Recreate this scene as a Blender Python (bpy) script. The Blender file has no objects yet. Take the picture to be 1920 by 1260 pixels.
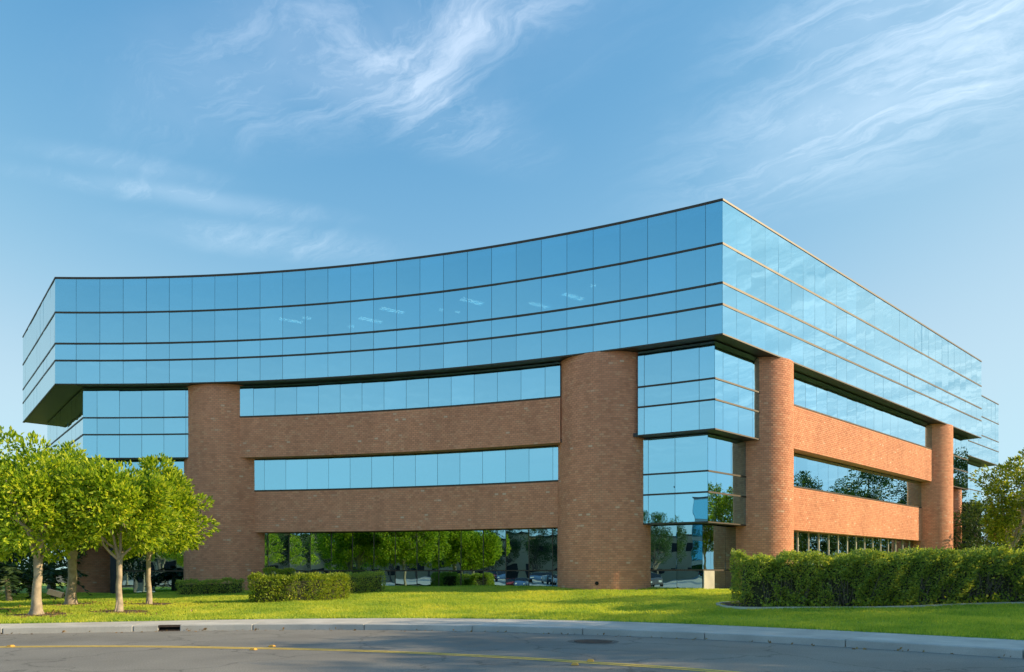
import bpy, bmesh, math, random
import numpy as np
from mathutils import Vector, Matrix, Euler

R = math.radians
rng = np.random.default_rng(7)
random.seed(7)
scn = bpy.context.scene
COL = scn.collection

# ------------------------------------------------------------------ camera
EYE = 1.5
FPX, CXP, HPX = 1330.0, 960.0, 1078.0          # focal length, centre column, horizon row (photo pixels)
cd = bpy.data.cameras.new('camera'); cam = bpy.data.objects.new('camera', cd); COL.objects.link(cam)
cam.location = (0, 0, EYE); cam.rotation_euler = (R(90), 0, 0)
cd.sensor_width = 36; cd.lens = 36 * FPX / 1920
cd.shift_y = (HPX - 630) / 1920
cd.clip_start = 0.1; cd.clip_end = 5000
scn.camera = cam

# ------------------------------------------------------------------ sky, sun, exposure
SUN_EL = 25.0
SUN_AZ_DIR = (1.0, -0.04)                      # horizontal direction towards the sun
w = bpy.data.worlds.new('World'); scn.world = w; w.use_nodes = True
nt = w.node_tree; nt.nodes.clear()
def N(tree, t, **kw):
    n = tree.nodes.new(t)
    for k, v in kw.items(): setattr(n, k, v)
    return n
def L(tree, a, b): tree.links.new(a, b)
def val(tree, v):
    n = N(tree, 'ShaderNodeValue'); n.outputs[0].default_value = v; return n.outputs[0]
def mth(tree, op, a, b=None, clamp=False):
    n = N(tree, 'ShaderNodeMath', operation=op, use_clamp=clamp)
    for i, x in enumerate((a, b)):
        if x is None: continue
        if isinstance(x, (int, float)): n.inputs[i].default_value = x
        else: L(tree, x, n.inputs[i])
    return n.outputs[0]
def ramp(tree, fac, stops, interp='LINEAR'):
    n = N(tree, 'ShaderNodeValToRGB'); cr = n.color_ramp; cr.interpolation = interp
    while len(cr.elements) < len(stops): cr.elements.new(0.5)
    for e, (p, c) in zip(cr.elements, stops):
        e.position = p; e.color = (c, c, c, 1) if isinstance(c, (int, float)) else (*c, 1)
    L(tree, fac, n.inputs[0]); return n.outputs[0]
def mixc(tree, fac, a, b, blend='MIX'):
    n = N(tree, 'ShaderNodeMix', data_type='RGBA', blend_type=blend)
    for i, x in ((0, fac), (6, a), (7, b)):
        if isinstance(x, (int, float)): n.inputs[i].default_value = x
        elif isinstance(x, tuple): n.inputs[i].default_value = (*x, 1)
        else: L(tree, x, n.inputs[i])
    return n.outputs[2]

az = math.atan2(SUN_AZ_DIR[0], SUN_AZ_DIR[1])  # clockwise from +Y
sky = N(nt, 'ShaderNodeTexSky', sky_type='NISHITA')
sky.sun_disc = False; sky.sun_elevation = R(SUN_EL); sky.sun_rotation = az
sky.altitude = 50; sky.air_density = 1.0; sky.dust_density = 0.3; sky.ozone_density = 1.8
tc = N(nt, 'ShaderNodeTexCoord'); sep = N(nt, 'ShaderNodeSeparateXYZ'); L(nt, tc.outputs['Generated'], sep.inputs[0])
QZ = 0.05
zz = mth(nt, 'ADD', mth(nt, 'MAXIMUM', sep.outputs[2], 0.015), QZ)
comb = N(nt, 'ShaderNodeCombineXYZ')
L(nt, mth(nt, 'DIVIDE', sep.outputs[0], zz), comb.inputs[0]); L(nt, mth(nt, 'DIVIDE', sep.outputs[1], zz), comb.inputs[1])
q = comb.outputs[0]                            # where the view direction meets a flat cirrus layer
def qof(d):
    d = np.array(d, float); d /= np.linalg.norm(d); return d[:2] / (d[2] + QZ)
def qpx(px, py): return qof(((px - CXP) / FPX, 1.0, (HPX - py) / FPX))
def vadd(a, b):
    n = N(nt, 'ShaderNodeVectorMath', operation='ADD'); L(nt, a, n.inputs[0]); L(nt, b, n.inputs[1]); return n.outputs[0]
def vscale(a, s):
    n = N(nt, 'ShaderNodeVectorMath', operation='SCALE'); L(nt, a, n.inputs[0]); n.inputs['Scale'].default_value = s; return n.outputs[0]
def vsub(a, c):
    n = N(nt, 'ShaderNodeVectorMath', operation='SUBTRACT'); L(nt, a, n.inputs[0]); n.inputs[1].default_value = c; return n.outputs[0]
def wnoise(vec, scale, detail, rough=0.55, dist=0.0):
    n = N(nt, 'ShaderNodeTexNoise'); n.inputs['Scale'].default_value = scale; n.inputs['Detail'].default_value = detail
    n.inputs['Roughness'].default_value = rough; n.inputs['Distortion'].default_value = dist; L(nt, vec, n.inputs['Vector']); return n
warp = vscale(vsub(wnoise(q, 1.7, 3).outputs['Color'], (0.5, 0.5, 0.5)), 0.27)
qw = vadd(q, warp)
warp2 = vscale(vsub(wnoise(q, 8.0, 4).outputs['Color'], (0.5, 0.5, 0.5)), 0.085)
def streaks(ang, sx, sy, off):
    m = N(nt, 'ShaderNodeMapping', vector_type='TEXTURE'); m.inputs['Rotation'].default_value = (0, 0, R(ang))
    m.inputs['Scale'].default_value = (sx, sy, 1); m.inputs['Location'].default_value = (off, off * .7, 0)
    L(nt, vadd(qw, warp2), m.inputs['Vector']); return wnoise(m.outputs[0], 1.0, 11, 0.68).outputs['Fac']
st = mth(nt, 'MAXIMUM', ramp(nt, streaks(-40, 0.55, 0.11, 3.1), [(0.43, 0.0), (0.78, 1.0)]),
         mth(nt, 'MULTIPLY', ramp(nt, streaks(-28, 0.30, 0.16, 9.7), [(0.43, 0.0), (0.78, 1.0)]), 0.8))
blobs = [  # centre in the cirrus layer, half lengths, angle, strength
    (qpx(640, 110), 0.50, 0.21, -18, .95), (qpx(790, 190), 0.30, 0.13, 40, .85), (qpx(960, 10), 0.22, 0.07, -25, .8),
    (qpx(1800, 110), 0.58, 0.33, -50, 1.15), (qpx(1580, 250), 0.55, 0.16, -48, .4), (qpx(1640, 20), .28, .11, -20, .65),
    (qpx(360, 372), 0.34, 0.06, 18, .8), (qpx(520, 455), 0.34, 0.10, 15, .7), (qpx(230, 305), 0.22, 0.05, 20, .45),
    (np.array([2.9, 0.95]), 1.9, 0.85, 30, 2.0), (np.array([4.8, 2.2]), 2.6, .9, 25, 1.3), (np.array([8.0, 3.0]), 4.0, 1.0, 10, .9),
    (np.array([-2.6, -3.0]), 1.6, .7, 30, .35), (np.array([.8, -2.2]), 1.2, .6, -30, .6), (np.array([-4.5, 1.5]), 1.8, .6, 20, .6)]
cov = None
for c, a, b, ang, s in blobs:
    m = N(nt, 'ShaderNodeMapping', vector_type='TEXTURE'); m.inputs['Location'].default_value = (c[0], c[1], 0)
    m.inputs['Rotation'].default_value = (0, 0, R(ang)); m.inputs['Scale'].default_value = (a, b, 1); L(nt, vadd(q, vscale(warp, 0.35)), m.inputs['Vector'])
    ln = N(nt, 'ShaderNodeVectorMath', operation='LENGTH'); L(nt, m.outputs[0], ln.inputs[0])
    mr = N(nt, 'ShaderNodeMapRange', interpolation_type='SMOOTHERSTEP'); L(nt, ln.outputs['Value'], mr.inputs[0])
    mr.inputs[1].default_value = 1.5; mr.inputs[2].default_value = 0.0; mr.inputs[3].default_value = 0; mr.inputs[4].default_value = s
    cov = mr.outputs[0] if cov is None else mth(nt, 'ADD', cov, mr.outputs[0])
veil = ramp(nt, wnoise(qw, 2.2, 5).outputs['Fac'], [(0.35, 0.0), (0.8, 0.5)])
cl = mth(nt, 'MULTIPLY', mth(nt, 'MAXIMUM', st, veil), cov, clamp=True)
# one tone curve per channel for the whole sky: paler towards the horizon, deeper overhead, as the photograph's sky
sp = N(nt, 'ShaderNodeSeparateColor'); L(nt, sky.outputs[0], sp.inputs[0]); cb = N(nt, 'ShaderNodeCombineColor')
for i, (g_, k_, top_) in enumerate(((1.7, .146, .45), (1.0, .212, .68), (.6, .312, .86))):
    x_ = mth(nt, 'MULTIPLY', mth(nt, 'POWER', sp.outputs[i], g_), k_ * 4.0); r_ = mth(nt, 'POWER', mth(nt, 'DIVIDE', x_, top_ * 4.0), 4.0)
    L(nt, mth(nt, 'DIVIDE', x_, mth(nt, 'POWER', mth(nt, 'ADD', r_, 1.0), .25)), cb.inputs[i])   # soft shoulder near the sun
# cirrus lit from above and by the sky round it, so it is brightest on the sun's side
cloudc = mixc(nt, 1.0, mixc(nt, 1.0, cb.outputs[0], (.85, .85, .85), 'MULTIPLY'), (2.0, 1.9, 1.8), 'ADD')
skyc = mixc(nt, mth(nt, 'MULTIPLY', cl, 0.75), cb.outputs[0], cloudc)
bg = N(nt, 'ShaderNodeBackground'); bg.inputs['Strength'].default_value = 0.10
L(nt, skyc, bg.inputs['Color'])
wo = N(nt, 'ShaderNodeOutputWorld'); L(nt, bg.outputs[0], wo.inputs[0])

sl = bpy.data.lights.new('sun', 'SUN'); sun = bpy.data.objects.new('sun', sl); COL.objects.link(sun)
sl.energy = 2.05; sl.angle = R(0.6); sl.color = (1.0, 0.77, 0.45)
sdir = Vector((SUN_AZ_DIR[0], SUN_AZ_DIR[1], math.tan(R(SUN_EL)) * math.hypot(*SUN_AZ_DIR))).normalized()
sun.rotation_euler = sdir.to_track_quat('Z', 'Y').to_euler(); sun.location = (60, 0, 40)

scn.view_settings.view_transform = 'Standard'; scn.view_settings.look = 'None'
scn.view_settings.exposure = 1.65; scn.view_settings.gamma = 1.0; scn.view_settings.use_curve_mapping = False
scn.render.engine = 'CYCLES'
cy = scn.cycles
cy.use_denoising = True; cy.max_bounces = 8; cy.glossy_bounces = 5; cy.transmission_bounces = 4; cy.transparent_max_bounces = 12
cy.diffuse_bounces = 3; cy.caustics_reflective = True; cy.caustics_refractive = False; cy.blur_glossy = 1.0
cy.sample_clamp_indirect = 6.0

# ------------------------------------------------------------------ helpers
def tag(o, label=None, cat=None, group=None, kind=None):
    for k, v in (('label', label), ('category', cat), ('group', group), ('kind', kind)):
        if v: o[k] = v
    return o
def link(o, parent=None):
    COL.objects.link(o)
    if parent is not None: o.parent = parent
    return o
def empty(name, loc=(0, 0, 0), rz=0.0):
    o = bpy.data.objects.new(name, None); o.location = loc; o.rotation_euler = (0, 0, rz); o.empty_display_size = .3
    return link(o)
def fast(name, V, F, mats, parent=None, mi=None, smooth=False):
    """mesh object from a vertex array and one face array (all faces the same size)"""
    V = np.asarray(V, np.float32).reshape(-1, 3); F = np.asarray(F, np.int32); k = F.shape[1]
    me = bpy.data.meshes.new(name)
    me.vertices.add(len(V)); me.vertices.foreach_set('co', V.ravel())
    me.loops.add(F.size); me.loops.foreach_set('vertex_index', F.ravel())
    me.polygons.add(len(F)); me.polygons.foreach_set('loop_start', np.arange(0, F.size, k, dtype=np.int32))
    me.polygons.foreach_set('loop_total', np.full(len(F), k, np.int32))
    if mi is not None: me.polygons.foreach_set('material_index', np.asarray(mi, np.int32))
    me.polygons.foreach_set('use_smooth', np.full(len(F), bool(smooth)))
    for m in (mats if isinstance(mats, (list, tuple)) else [mats]): me.materials.append(m)
    me.update(calc_edges=True)
    return link(bpy.data.objects.new(name, me), parent)
class MB:
    """collects boxes, tubes and prisms for ONE mesh"""
    def __init__(s): s.v = []; s.f = []; s.sm = []
    def add(s, V, F, smooth=False):
        o = len(s.v); s.v += [tuple(map(float, p)) for p in V]; s.f += [tuple(i + o for i in f) for f in F]; s.sm += [smooth] * len(F)
        return s
    def box(s, c, d, rz=0.0, M=None):
        c = Vector(c); V = []
        for z in (-.5, .5):
            for y in (-.5, .5):
                for x in (-.5, .5): V.append(Vector((x * d[0], y * d[1], z * d[2])))
        rot = M if M is not None else Matrix.Rotation(rz, 3, 'Z')
        s.add([c + rot @ p for p in V], [(0, 2, 3, 1), (4, 5, 7, 6), (0, 1, 5, 4), (2, 6, 7, 3), (0, 4, 6, 2), (1, 3, 7, 5)]); return s
    def tube(s, pts, rad, n=8, cap=True):
        P = [Vector(p) for p in pts]; rad = rad if isinstance(rad, (list, tuple)) else [rad] * len(P)
        V = []; F = []
        for i, p in enumerate(P):
            t = (P[min(i + 1, len(P) - 1)] - P[max(i - 1, 0)]).normalized()
            a = t.cross(Vector((0, 1, 0.02)) if abs(t.y) < .9 else Vector((1, 0, 0))).normalized(); b = t.cross(a)
            for k in range(n):
                th = 2 * math.pi * k / n; V.append(p + a * (math.cos(th) * rad[i]) + b * (math.sin(th) * rad[i]))
        for i in range(len(P) - 1):
            for k in range(n):
                F.append((i * n + k, i * n + (k + 1) % n, (i + 1) * n + (k + 1) % n, (i + 1) * n + k))
        s.add(V, F, True)
        if cap:
            s.add([V[k] for k in range(n)], [tuple(range(n))[::-1]]); s.add(V[-n:], [tuple(range(n))])
        return s
    def prism(s, poly, z0, z1):
        n = len(poly); V = [(x, y, z0) for x, y in poly] + [(x, y, z1) for x, y in poly]
        F = [tuple(range(n))[::-1], tuple(range(n, 2 * n))] + [(i, (i + 1) % n, n + (i + 1) % n, n + i) for i in range(n)]
        s.add(V, F); return s
    def build(s, name, m, parent=None, fixn=True):
        me = bpy.data.meshes.new(name); me.from_pydata(s.v, [], s.f)
        for x in (m if isinstance(m, (list, tuple)) else [m]): me.materials.append(x)
        me.polygons.foreach_set('use_smooth', s.sm)
        if fixn:
            b = bmesh.new(); b.from_mesh(me); bmesh.ops.recalc_face_normals(b, faces=b.faces); b.to_mesh(me); b.free()
        me.update(); return link(bpy.data.objects.new(name, me), parent)
def copy_tree(o, parent=None):
    c = o.copy(); link(c, parent)
    for ch in o.children: copy_tree(ch, c)
    return c
def curve(pts, n=200):
    """smooth curve through points (Catmull-Rom), resampled evenly"""
    P = np.array(pts, float); P = np.vstack([2 * P[0] - P[1], P, 2 * P[-1] - P[-2]]); out = []
    for i in range(1, len(P) - 2):
        t = np.linspace(0, 1, 24, endpoint=False)[:, None]; a, b, c, d = P[i - 1], P[i], P[i + 1], P[i + 2]
        out.append(.5 * (2 * b + (c - a) * t + (2 * a - 5 * b + 4 * c - d) * t ** 2 + (3 * b - a - 3 * c + d) * t ** 3))
    Q = np.vstack(out + [P[-2][None]]); return resample(Q, n)
def resample(Q, n):
    s = np.r_[0, np.cumsum(np.hypot(*np.diff(Q, axis=0).T))]; t = np.linspace(0, s[-1], n)
    return np.c_[np.interp(t, s, Q[:, 0]), np.interp(t, s, Q[:, 1])]
class Path:
    """plan polyline; outward is to the right of the direction of travel"""
    def __init__(s, pts):
        s.p = np.array(pts, float); d = np.diff(s.p, axis=0); s.seg = np.hypot(*d.T); s.s = np.r_[0, np.cumsum(s.seg)]; s.len = s.s[-1]
    def at(s, t): return np.c_[np.interp(t, s.s, s.p[:, 0]), np.interp(t, s.s, s.p[:, 1])]
    def nrm(s, t):
        a = s.at(np.clip(np.asarray(t) - .05, 0, s.len)); b = s.at(np.clip(np.asarray(t) + .05, 0, s.len)); d = b - a
        d /= np.hypot(*d.T)[:, None]; return np.c_[d[:, 1], -d[:, 0]]
def offset_pts(p, dist):
    P = Path(p); return P.p + P.nrm(P.s) * dist

# ------------------------------------------------------------------ materials
def new_mat(name):
    m = bpy.data.materials.new(name); m.use_nodes = True; t = m.node_tree; t.nodes.clear()
    o = N(t, 'ShaderNodeOutputMaterial'); return m, t, o
def coords(t, kind='Object', scale=(1, 1, 1)):
    c = N(t, 'ShaderNodeTexCoord'); m = N(t, 'ShaderNodeMapping'); m.inputs['Scale'].default_value = scale
    L(t, c.outputs[kind], m.inputs[0]); return m.outputs[0]
def noise(t, vec, scale, detail=4, rough=.55):
    n = N(t, 'ShaderNodeTexNoise'); n.inputs['Scale'].default_value = scale; n.inputs['Detail'].default_value = detail; n.inputs['Roughness'].default_value = rough
    L(t, vec, n.inputs['Vector']); return n.outputs['Fac']
def bump(t, h, strength=.3, dist=.01):
    b = N(t, 'ShaderNodeBump'); b.inputs['Strength'].default_value = strength; b.inputs['Distance'].default_value = dist; L(t, h, b.inputs['Height']); return b.outputs[0]
def world_pos(t): return N(t, 'ShaderNodeNewGeometry').outputs['Position']
def simple(name, col, rough=.6, metal=0.0, var=.12, nscale=4.0, bmp=0.0, bscale=60, spec=.5, emit=None):
    m, t, o = new_mat(name); p = N(t, 'ShaderNodeBsdfPrincipled'); v = world_pos(t)
    a = tuple(c * (1 - var) for c in col); b = tuple(min(1, c * (1 + var)) for c in col)
    L(t, mixc(t, ramp(t, noise(t, v, nscale, 5), [(.3, 0.0), (.7, 1.0)]), a, b), p.inputs['Base Color'])
    p.inputs['Roughness'].default_value = rough; p.inputs['Metallic'].default_value = metal; p.inputs['Specular IOR Level'].default_value = spec
    if bmp: L(t, bump(t, noise(t, v, bscale, 4), bmp, .01), p.inputs['Normal'])
    if emit: p.inputs['Emission Color'].default_value = (*emit[0], 1); p.inputs['Emission Strength'].default_value = emit[1]
    L(t, p.outputs[0], o.inputs[0]); return m
def rnd_island(t): return N(t, 'ShaderNodeNewGeometry').outputs['Random Per Island']
def leaf_mat(name, stops, trans=.35, rough=.45, nsc=.7, tw=(1.25, 1.2, .5), wn=.3):
    m, t, o = new_mat(name)
    r = rnd_island(t); n = noise(t, world_pos(t), nsc, 2)
    f = mth(t, 'ADD', mth(t, 'MULTIPLY', r, 1 - wn), mth(t, 'MULTIPLY', ramp(t, n, [(.3, 0.0), (.7, 1.0)]) if wn > .3 else n, wn))
    col = ramp(t, f, stops)
    p = N(t, 'ShaderNodeBsdfPrincipled'); L(t, col, p.inputs['Base Color']); p.inputs['Roughness'].default_value = rough; p.inputs['Specular IOR Level'].default_value = .35
    tr = N(t, 'ShaderNodeBsdfTranslucent'); L(t, mixc(t, 1.0, col, tw, 'MULTIPLY'), tr.inputs[0])
    mx = N(t, 'ShaderNodeMixShader'); mx.inputs[0].default_value = trans; L(t, p.outputs[0], mx.inputs[1]); L(t, tr.outputs[0], mx.inputs[2])
    L(t, mx.outputs[0], o.inputs[0]); return m
def glass_mat(name, tint, trans, f0=.42, wav=.12):
    m, t, o = new_mat(name)
    lw = N(t, 'ShaderNodeLayerWeight'); lw.inputs['Blend'].default_value = .35
    fac = mth(t, 'ADD', mth(t, 'MULTIPLY', ramp(t, lw.outputs['Facing'], [(0, 0.0), (.5, .18), (.8, .55), (1, 1.0)]), 1 - f0), f0, clamp=True)
    g = N(t, 'ShaderNodeBsdfGlossy'); g.inputs['Roughness'].default_value = 0.0
    oi = N(t, 'ShaderNodeObjectInfo'); pv = N(t, 'ShaderNodeVectorMath', operation='SCALE')
    L(t, mixc(t, ramp(t, lw.outputs['Facing'], [(.3, 0.0), (.72, 1.0)]), tint, (.80, .92, .92)), pv.inputs[0]); L(t, ramp(t, oi.outputs['Random'], [(0, .93), (1, 1.03)]), pv.inputs['Scale'])
    L(t, pv.outputs[0], g.inputs['Color'])
    n2 = N(t, 'ShaderNodeVectorMath', operation='ADD'); L(t, world_pos(t), n2.inputs[0]); L(t, oi.outputs['Random'], n2.inputs[1])
    L(t, bump(t, noise(t, n2.outputs[0], 1.1, 1), wav, .02), g.inputs['Normal'])
    tr = N(t, 'ShaderNodeBsdfTransparent'); tr.inputs[0].default_value = (*trans, 1)
    mx = N(t, 'ShaderNodeMixShader'); L(t, fac, mx.inputs[0]); L(t, tr.outputs[0], mx.inputs[1]); L(t, g.outputs[0], mx.inputs[2])
    L(t, mx.outputs[0], o.inputs[0]); return m
def brick_mat():
    m, t, o = new_mat('brick'); p = N(t, 'ShaderNodeBsdfPrincipled'); r = rnd_island(t)
    col = ramp(t, r, [(0, (.64, .27, .16)), (.2, (.71, .31, .185)), (.5, (.76, .335, .20)), (.85, (.79, .36, .218)), (.985, (.79, .40, .245)), (1, (.80, .54, .39))])
    v = world_pos(t); big = ramp(t, noise(t, v, .45, 4), [(.3, .9), (.7, 1.06)])
    streak = N(t, 'ShaderNodeMapping'); streak.inputs['Scale'].default_value = (1.6, 1.6, .12); L(t, v, streak.inputs[0])
    st_ = ramp(t, noise(t, streak.outputs[0], 1.2, 4), [(.35, .93), (.65, 1.03)])
    k = N(t, 'ShaderNodeVectorMath', operation='SCALE'); L(t, col, k.inputs[0]); L(t, mth(t, 'MULTIPLY', big, st_), k.inputs['Scale'])
    L(t, k.outputs[0], p.inputs['Base Color']); p.inputs['Roughness'].default_value = .8; p.inputs['Specular IOR Level'].default_value = .25
    L(t, bump(t, noise(t, v, 90, 3), .3, .004), p.inputs['Normal'])
    L(t, p.outputs[0], o.inputs[0]); return m
def asphalt_mat():
    m, t, o = new_mat('asphalt'); p = N(t, 'ShaderNodeBsdfPrincipled'); v = world_pos(t)
    fine = ramp(t, noise(t, v, 42, 4, .75), [(.25, .5), (.75, 1.55)])
    big = ramp(t, noise(t, v, .35, 5), [(.28, .74), (.72, 1.16)])
    vor = N(t, 'ShaderNodeTexVoronoi', feature='DISTANCE_TO_EDGE'); vor.inputs['Scale'].default_value = .33
    wv = N(t, 'ShaderNodeVectorMath', operation='ADD'); L(t, v, wv.inputs[0])
    nn = N(t, 'ShaderNodeTexNoise'); nn.inputs['Scale'].default_value = 1.3; nn.inputs['Detail'].default_value = 5; L(t, v, nn.inputs['Vector'])
    sc = N(t, 'ShaderNodeVectorMath', operation='SCALE'); sc.inputs['Scale'].default_value = 1.1; L(t, nn.outputs['Color'], sc.inputs[0]); L(t, sc.outputs[0], wv.inputs[1]); L(t, wv.outputs[0], vor.inputs['Vector'])
    crack = ramp(t, vor.outputs['Distance'], [(0, .62), (.006, .75), (.012, 1.0)])
    k = mth(t, 'MULTIPLY', mth(t, 'MULTIPLY', fine, big), crack)
    c = N(t, 'ShaderNodeVectorMath', operation='SCALE'); c.inputs[0].default_value = (.25, .235, .21); L(t, k, c.inputs['Scale'])
    L(t, c.outputs[0], p.inputs['Base Color']); p.inputs['Roughness'].default_value = .78; p.inputs['Specular IOR Level'].default_value = .3
    L(t, bump(t, noise(t, v, 70, 2), .5, .006), p.inputs['Normal'])
    L(t, p.outputs[0], o.inputs[0]); return m
def lawn_mat():
    m, t, o = new_mat('turf'); p = N(t, 'ShaderNodeBsdfPrincipled'); v = world_pos(t)
    f = mth(t, 'ADD', mth(t, 'MULTIPLY', noise(t, v, .5, 4), .55), mth(t, 'MULTIPLY', noise(t, v, 14, 4), .45))
    L(t, ramp(t, f, [(.3, (.24, .36, .05)), (.55, (.36, .46, .07)), (.8, (.46, .50, .09))]), p.inputs['Base Color'])
    p.inputs['Roughness'].default_value = .8; p.inputs['Specular IOR Level'].default_value = .15
    L(t, bump(t, noise(t, v, 45, 4), .8, .03), p.inputs['Normal']); L(t, p.outputs[0], o.inputs[0]); return m
def concrete_mat(name, col):
    m, t, o = new_mat(name); p = N(t, 'ShaderNodeBsdfPrincipled'); v = world_pos(t); r = N(t, 'ShaderNodeObjectInfo').outputs['Random']
    f = mth(t, 'MULTIPLY', ramp(t, noise(t, v, 1.3, 6), [(.3, .8), (.7, 1.1)]), ramp(t, noise(t, v, 60, 3), [(.3, .9), (.7, 1.08)]))
    f = mth(t, 'MULTIPLY', f, ramp(t, r, [(0, .9), (1, 1.06)]))
    c = N(t, 'ShaderNodeVectorMath', operation='SCALE'); c.inputs[0].default_value = col; L(t, f, c.inputs['Scale'])
    L(t, c.outputs[0], p.inputs['Base Color']); p.inputs['Roughness'].default_value = .85; p.inputs['Specular IOR Level'].default_value = .2
    L(t, bump(t, noise(t, v, 40, 4), .25, .005), p.inputs['Normal']); L(t, p.outputs[0], o.inputs[0]); return m
M = {}
M['glass'] = glass_mat('reflective_glass', (.40, .79, .95), (.30, .42, .45), .76)
M['glass_low'] = glass_mat('ground_floor_glass', (.48, .78, .86), (.25, .36, .38), .58, .12)
M['brick'] = brick_mat()
M['mortar'] = simple('mortar', (.46, .235, .15), .9, nscale=2)
M['metal'] = simple('bronze_metal', (.055, .040, .026), .5, .1, .08)
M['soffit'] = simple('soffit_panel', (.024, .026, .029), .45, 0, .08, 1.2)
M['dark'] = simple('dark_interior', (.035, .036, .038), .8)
M['ceil'] = simple('ceiling_tile', (.10, .10, .10), .8)
M['lamp'] = simple('lit_lamp', (.9, .9, .85), .5, emit=((1, .93, .75), 3.0))
M['roof'] = simple('roof_gravel', (.30, .29, .27), .9, nscale=30)
M['concrete'] = concrete_mat('concrete', (.60, .57, .52))
M['kerb'] = concrete_mat('kerb_concrete', (.52, .51, .485))
M['asphalt'] = asphalt_mat()
M['turf'] = lawn_mat()
M['yellow'] = simple('yellow_paint', (.72, .50, .10), .7, 0, .2, 9)
M['marker'] = simple('marker_plastic', (.72, .40, .07), .35, 0, .1)
M['iron'] = simple('rusty_iron', (.085, .06, .048), .7, .3, .3, 12, .4)
M['black'] = simple('black_void', (.012, .012, .012), .9)
M['soil'] = simple('bark_mulch', (.105, .065, .042), .95, 0, .4, 14, .9, 40)
M['bark'] = simple('pale_bark', (.40, .33, .255), .85, 0, .3, 6, .6, 18)
M['bark_dark'] = simple('grey_bark', (.16, .135, .11), .9, 0, .3, 6, .6, 18)
M['leaf_fig'] = leaf_mat('fig_leaf', [(.1, (.06, .13, .015)), (.4, (.25, .40, .03)), (.66, (.52, .63, .045)), (.9, (.75, .76, .08))], .5)
M['leaf_dark'] = leaf_mat('dark_leaf', [(.1, (.03, .07, .025)), (.5, (.06, .12, .035)), (.9, (.12, .19, .05))], .3)
M['leaf_myrtle'] = leaf_mat('myrtle_leaf', [(.1, (.08, .12, .02)), (.45, (.19, .27, .03)), (.75, (.36, .42, .04)), (.95, (.55, .45, .05))], .45)
M['flower'] = leaf_mat('pink_flower', [(.2, (.45, .05, .11)), (.8, (.62, .10, .18))], .3)
M['leaf_hedge'] = leaf_mat('hedge_leaf', [(.1, (.15, .23, .06)), (.45, (.34, .45, .10)), (.75, (.54, .60, .12)), (.95, (.72, .68, .13))], .45)
M['leaf_gold'] = leaf_mat('gold_hedge_leaf', [(.1, (.12, .21, .025)), (.5, (.28, .37, .035)), (.9, (.46, .49, .05))], .34)
M['grass'] = leaf_mat('grass_blade', [(.15, (.27, .42, .06)), (.5, (.50, .59, .085)), (.85, (.74, .72, .12))], .5, .6, .55, wn=.55)
M['palm'] = leaf_mat('palm_leaflet', [(.1, (.02, .05, .015)), (.9, (.06, .11, .03))], .2)

# ------------------------------------------------------------------ the site: road, kerb, lawn
kerb_pts = curve([(-60, 3), (-36, 11.5), (-22, 15.6), (-12.85, 18.05), (-7, 19.3), (-2.3, 19.15), (1.88, 17.8), (5.42, 15.9), (9.17, 12.7), (14, 7.3), (20, -.5), (28, -14)], 400)
grass_pts = curve([(-60, 4.5), (-36, 13.0), (-22, 17.1), (-13.7, 19.5), (-7.8, 21.4), (-2.66, 21.9), (2.2, 20.7), (6.15, 18.4), (10.4, 14.6), (15.6, 8.8), (22, .8), (30.5, -13)], 400)
line_pts = curve([(-60, -2), (-36, 7.5), (-22, 12.2), (-10.65, 14.75), (-5.25, 14.5), (-2.18, 13.75), (0, 12.85), (1.2, 12.2), (3.29, 10.96), (7, 8.0), (11.5, 3.2), (17, -5), (23, -17)], 400)
near_pts = curve([(-60, -8), (-36, 2.5), (-22, 7.0), (-10, 9.1), (-4, 8.6), (0, 6.9), (3.5, 4.3), (8, -.6), (13, -8), (18, -19)], 400)
def yedge(x): return np.interp(x, grass_pts[:, 0], grass_pts[:, 1])
def lawn_z(x, y):
    x = np.asarray(x, float); y = np.asarray(y, float)
    e = yedge(x); zb = .46 + .44 * np.clip((x + 21) / 13, 0, 1) ** 1.0
    yb = 34 + np.clip((-x + 4) * .35, 0, 6)
    t = np.clip((y - e) / np.maximum(yb - e, 3), 0, 1)
    return .165 + (zb - .165) * (t * (1.25 - .25 * t)).clip(0, 1) + .02 * np.sin(x * .9 + y * .6) * np.minimum(t * 8, 1)
def grid_sheet(name, A, B, k, zf, m, kind='structure'):
    """sheet between two curves of equal point count"""
    n = len(A); V = []
    for j in range(k + 1):
        P = A + (B - A) * (j / k); V.append(np.c_[P, zf(P[:, 0], P[:, 1], j / k)])
    V = np.vstack(V); i = np.arange(n - 1); F = []
    for j in range(k): F.append(np.c_[j * n + i, j * n + i + 1, (j + 1) * n + i + 1, (j + 1) * n + i])
    o = fast(name, V, np.vstack(F), m, smooth=True); o['kind'] = kind; return o
# one ground sheet out to the horizon, a little under everything else
gx = np.array([-3000, -300, -60, 60, 300, 3000.]); gv = np.array([[x, y, -.25] for y in gx for x in gx]); gi = [(j * 6 + i, j * 6 + i + 1, j * 6 + i + 7, j * 6 + i + 6) for j in range(5) for i in range(5)]
o = fast('ground', gv, gi, simple('far_ground', (.10, .095, .06), .95, 0, .3, .05)); o['kind'] = 'structure'
grid_sheet('road', near_pts, kerb_pts, 6, lambda x, y, t: 0 * x, M['asphalt'])
# lawn: from the pavement to beyond the building
back = np.c_[np.linspace(-95, 95, 400), np.full(400, 95.)]
gl = grass_pts.copy()
grid_sheet('lawn', gl, back, 70, lambda x, y, t: lawn_z(x, y), M['turf'])
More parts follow.
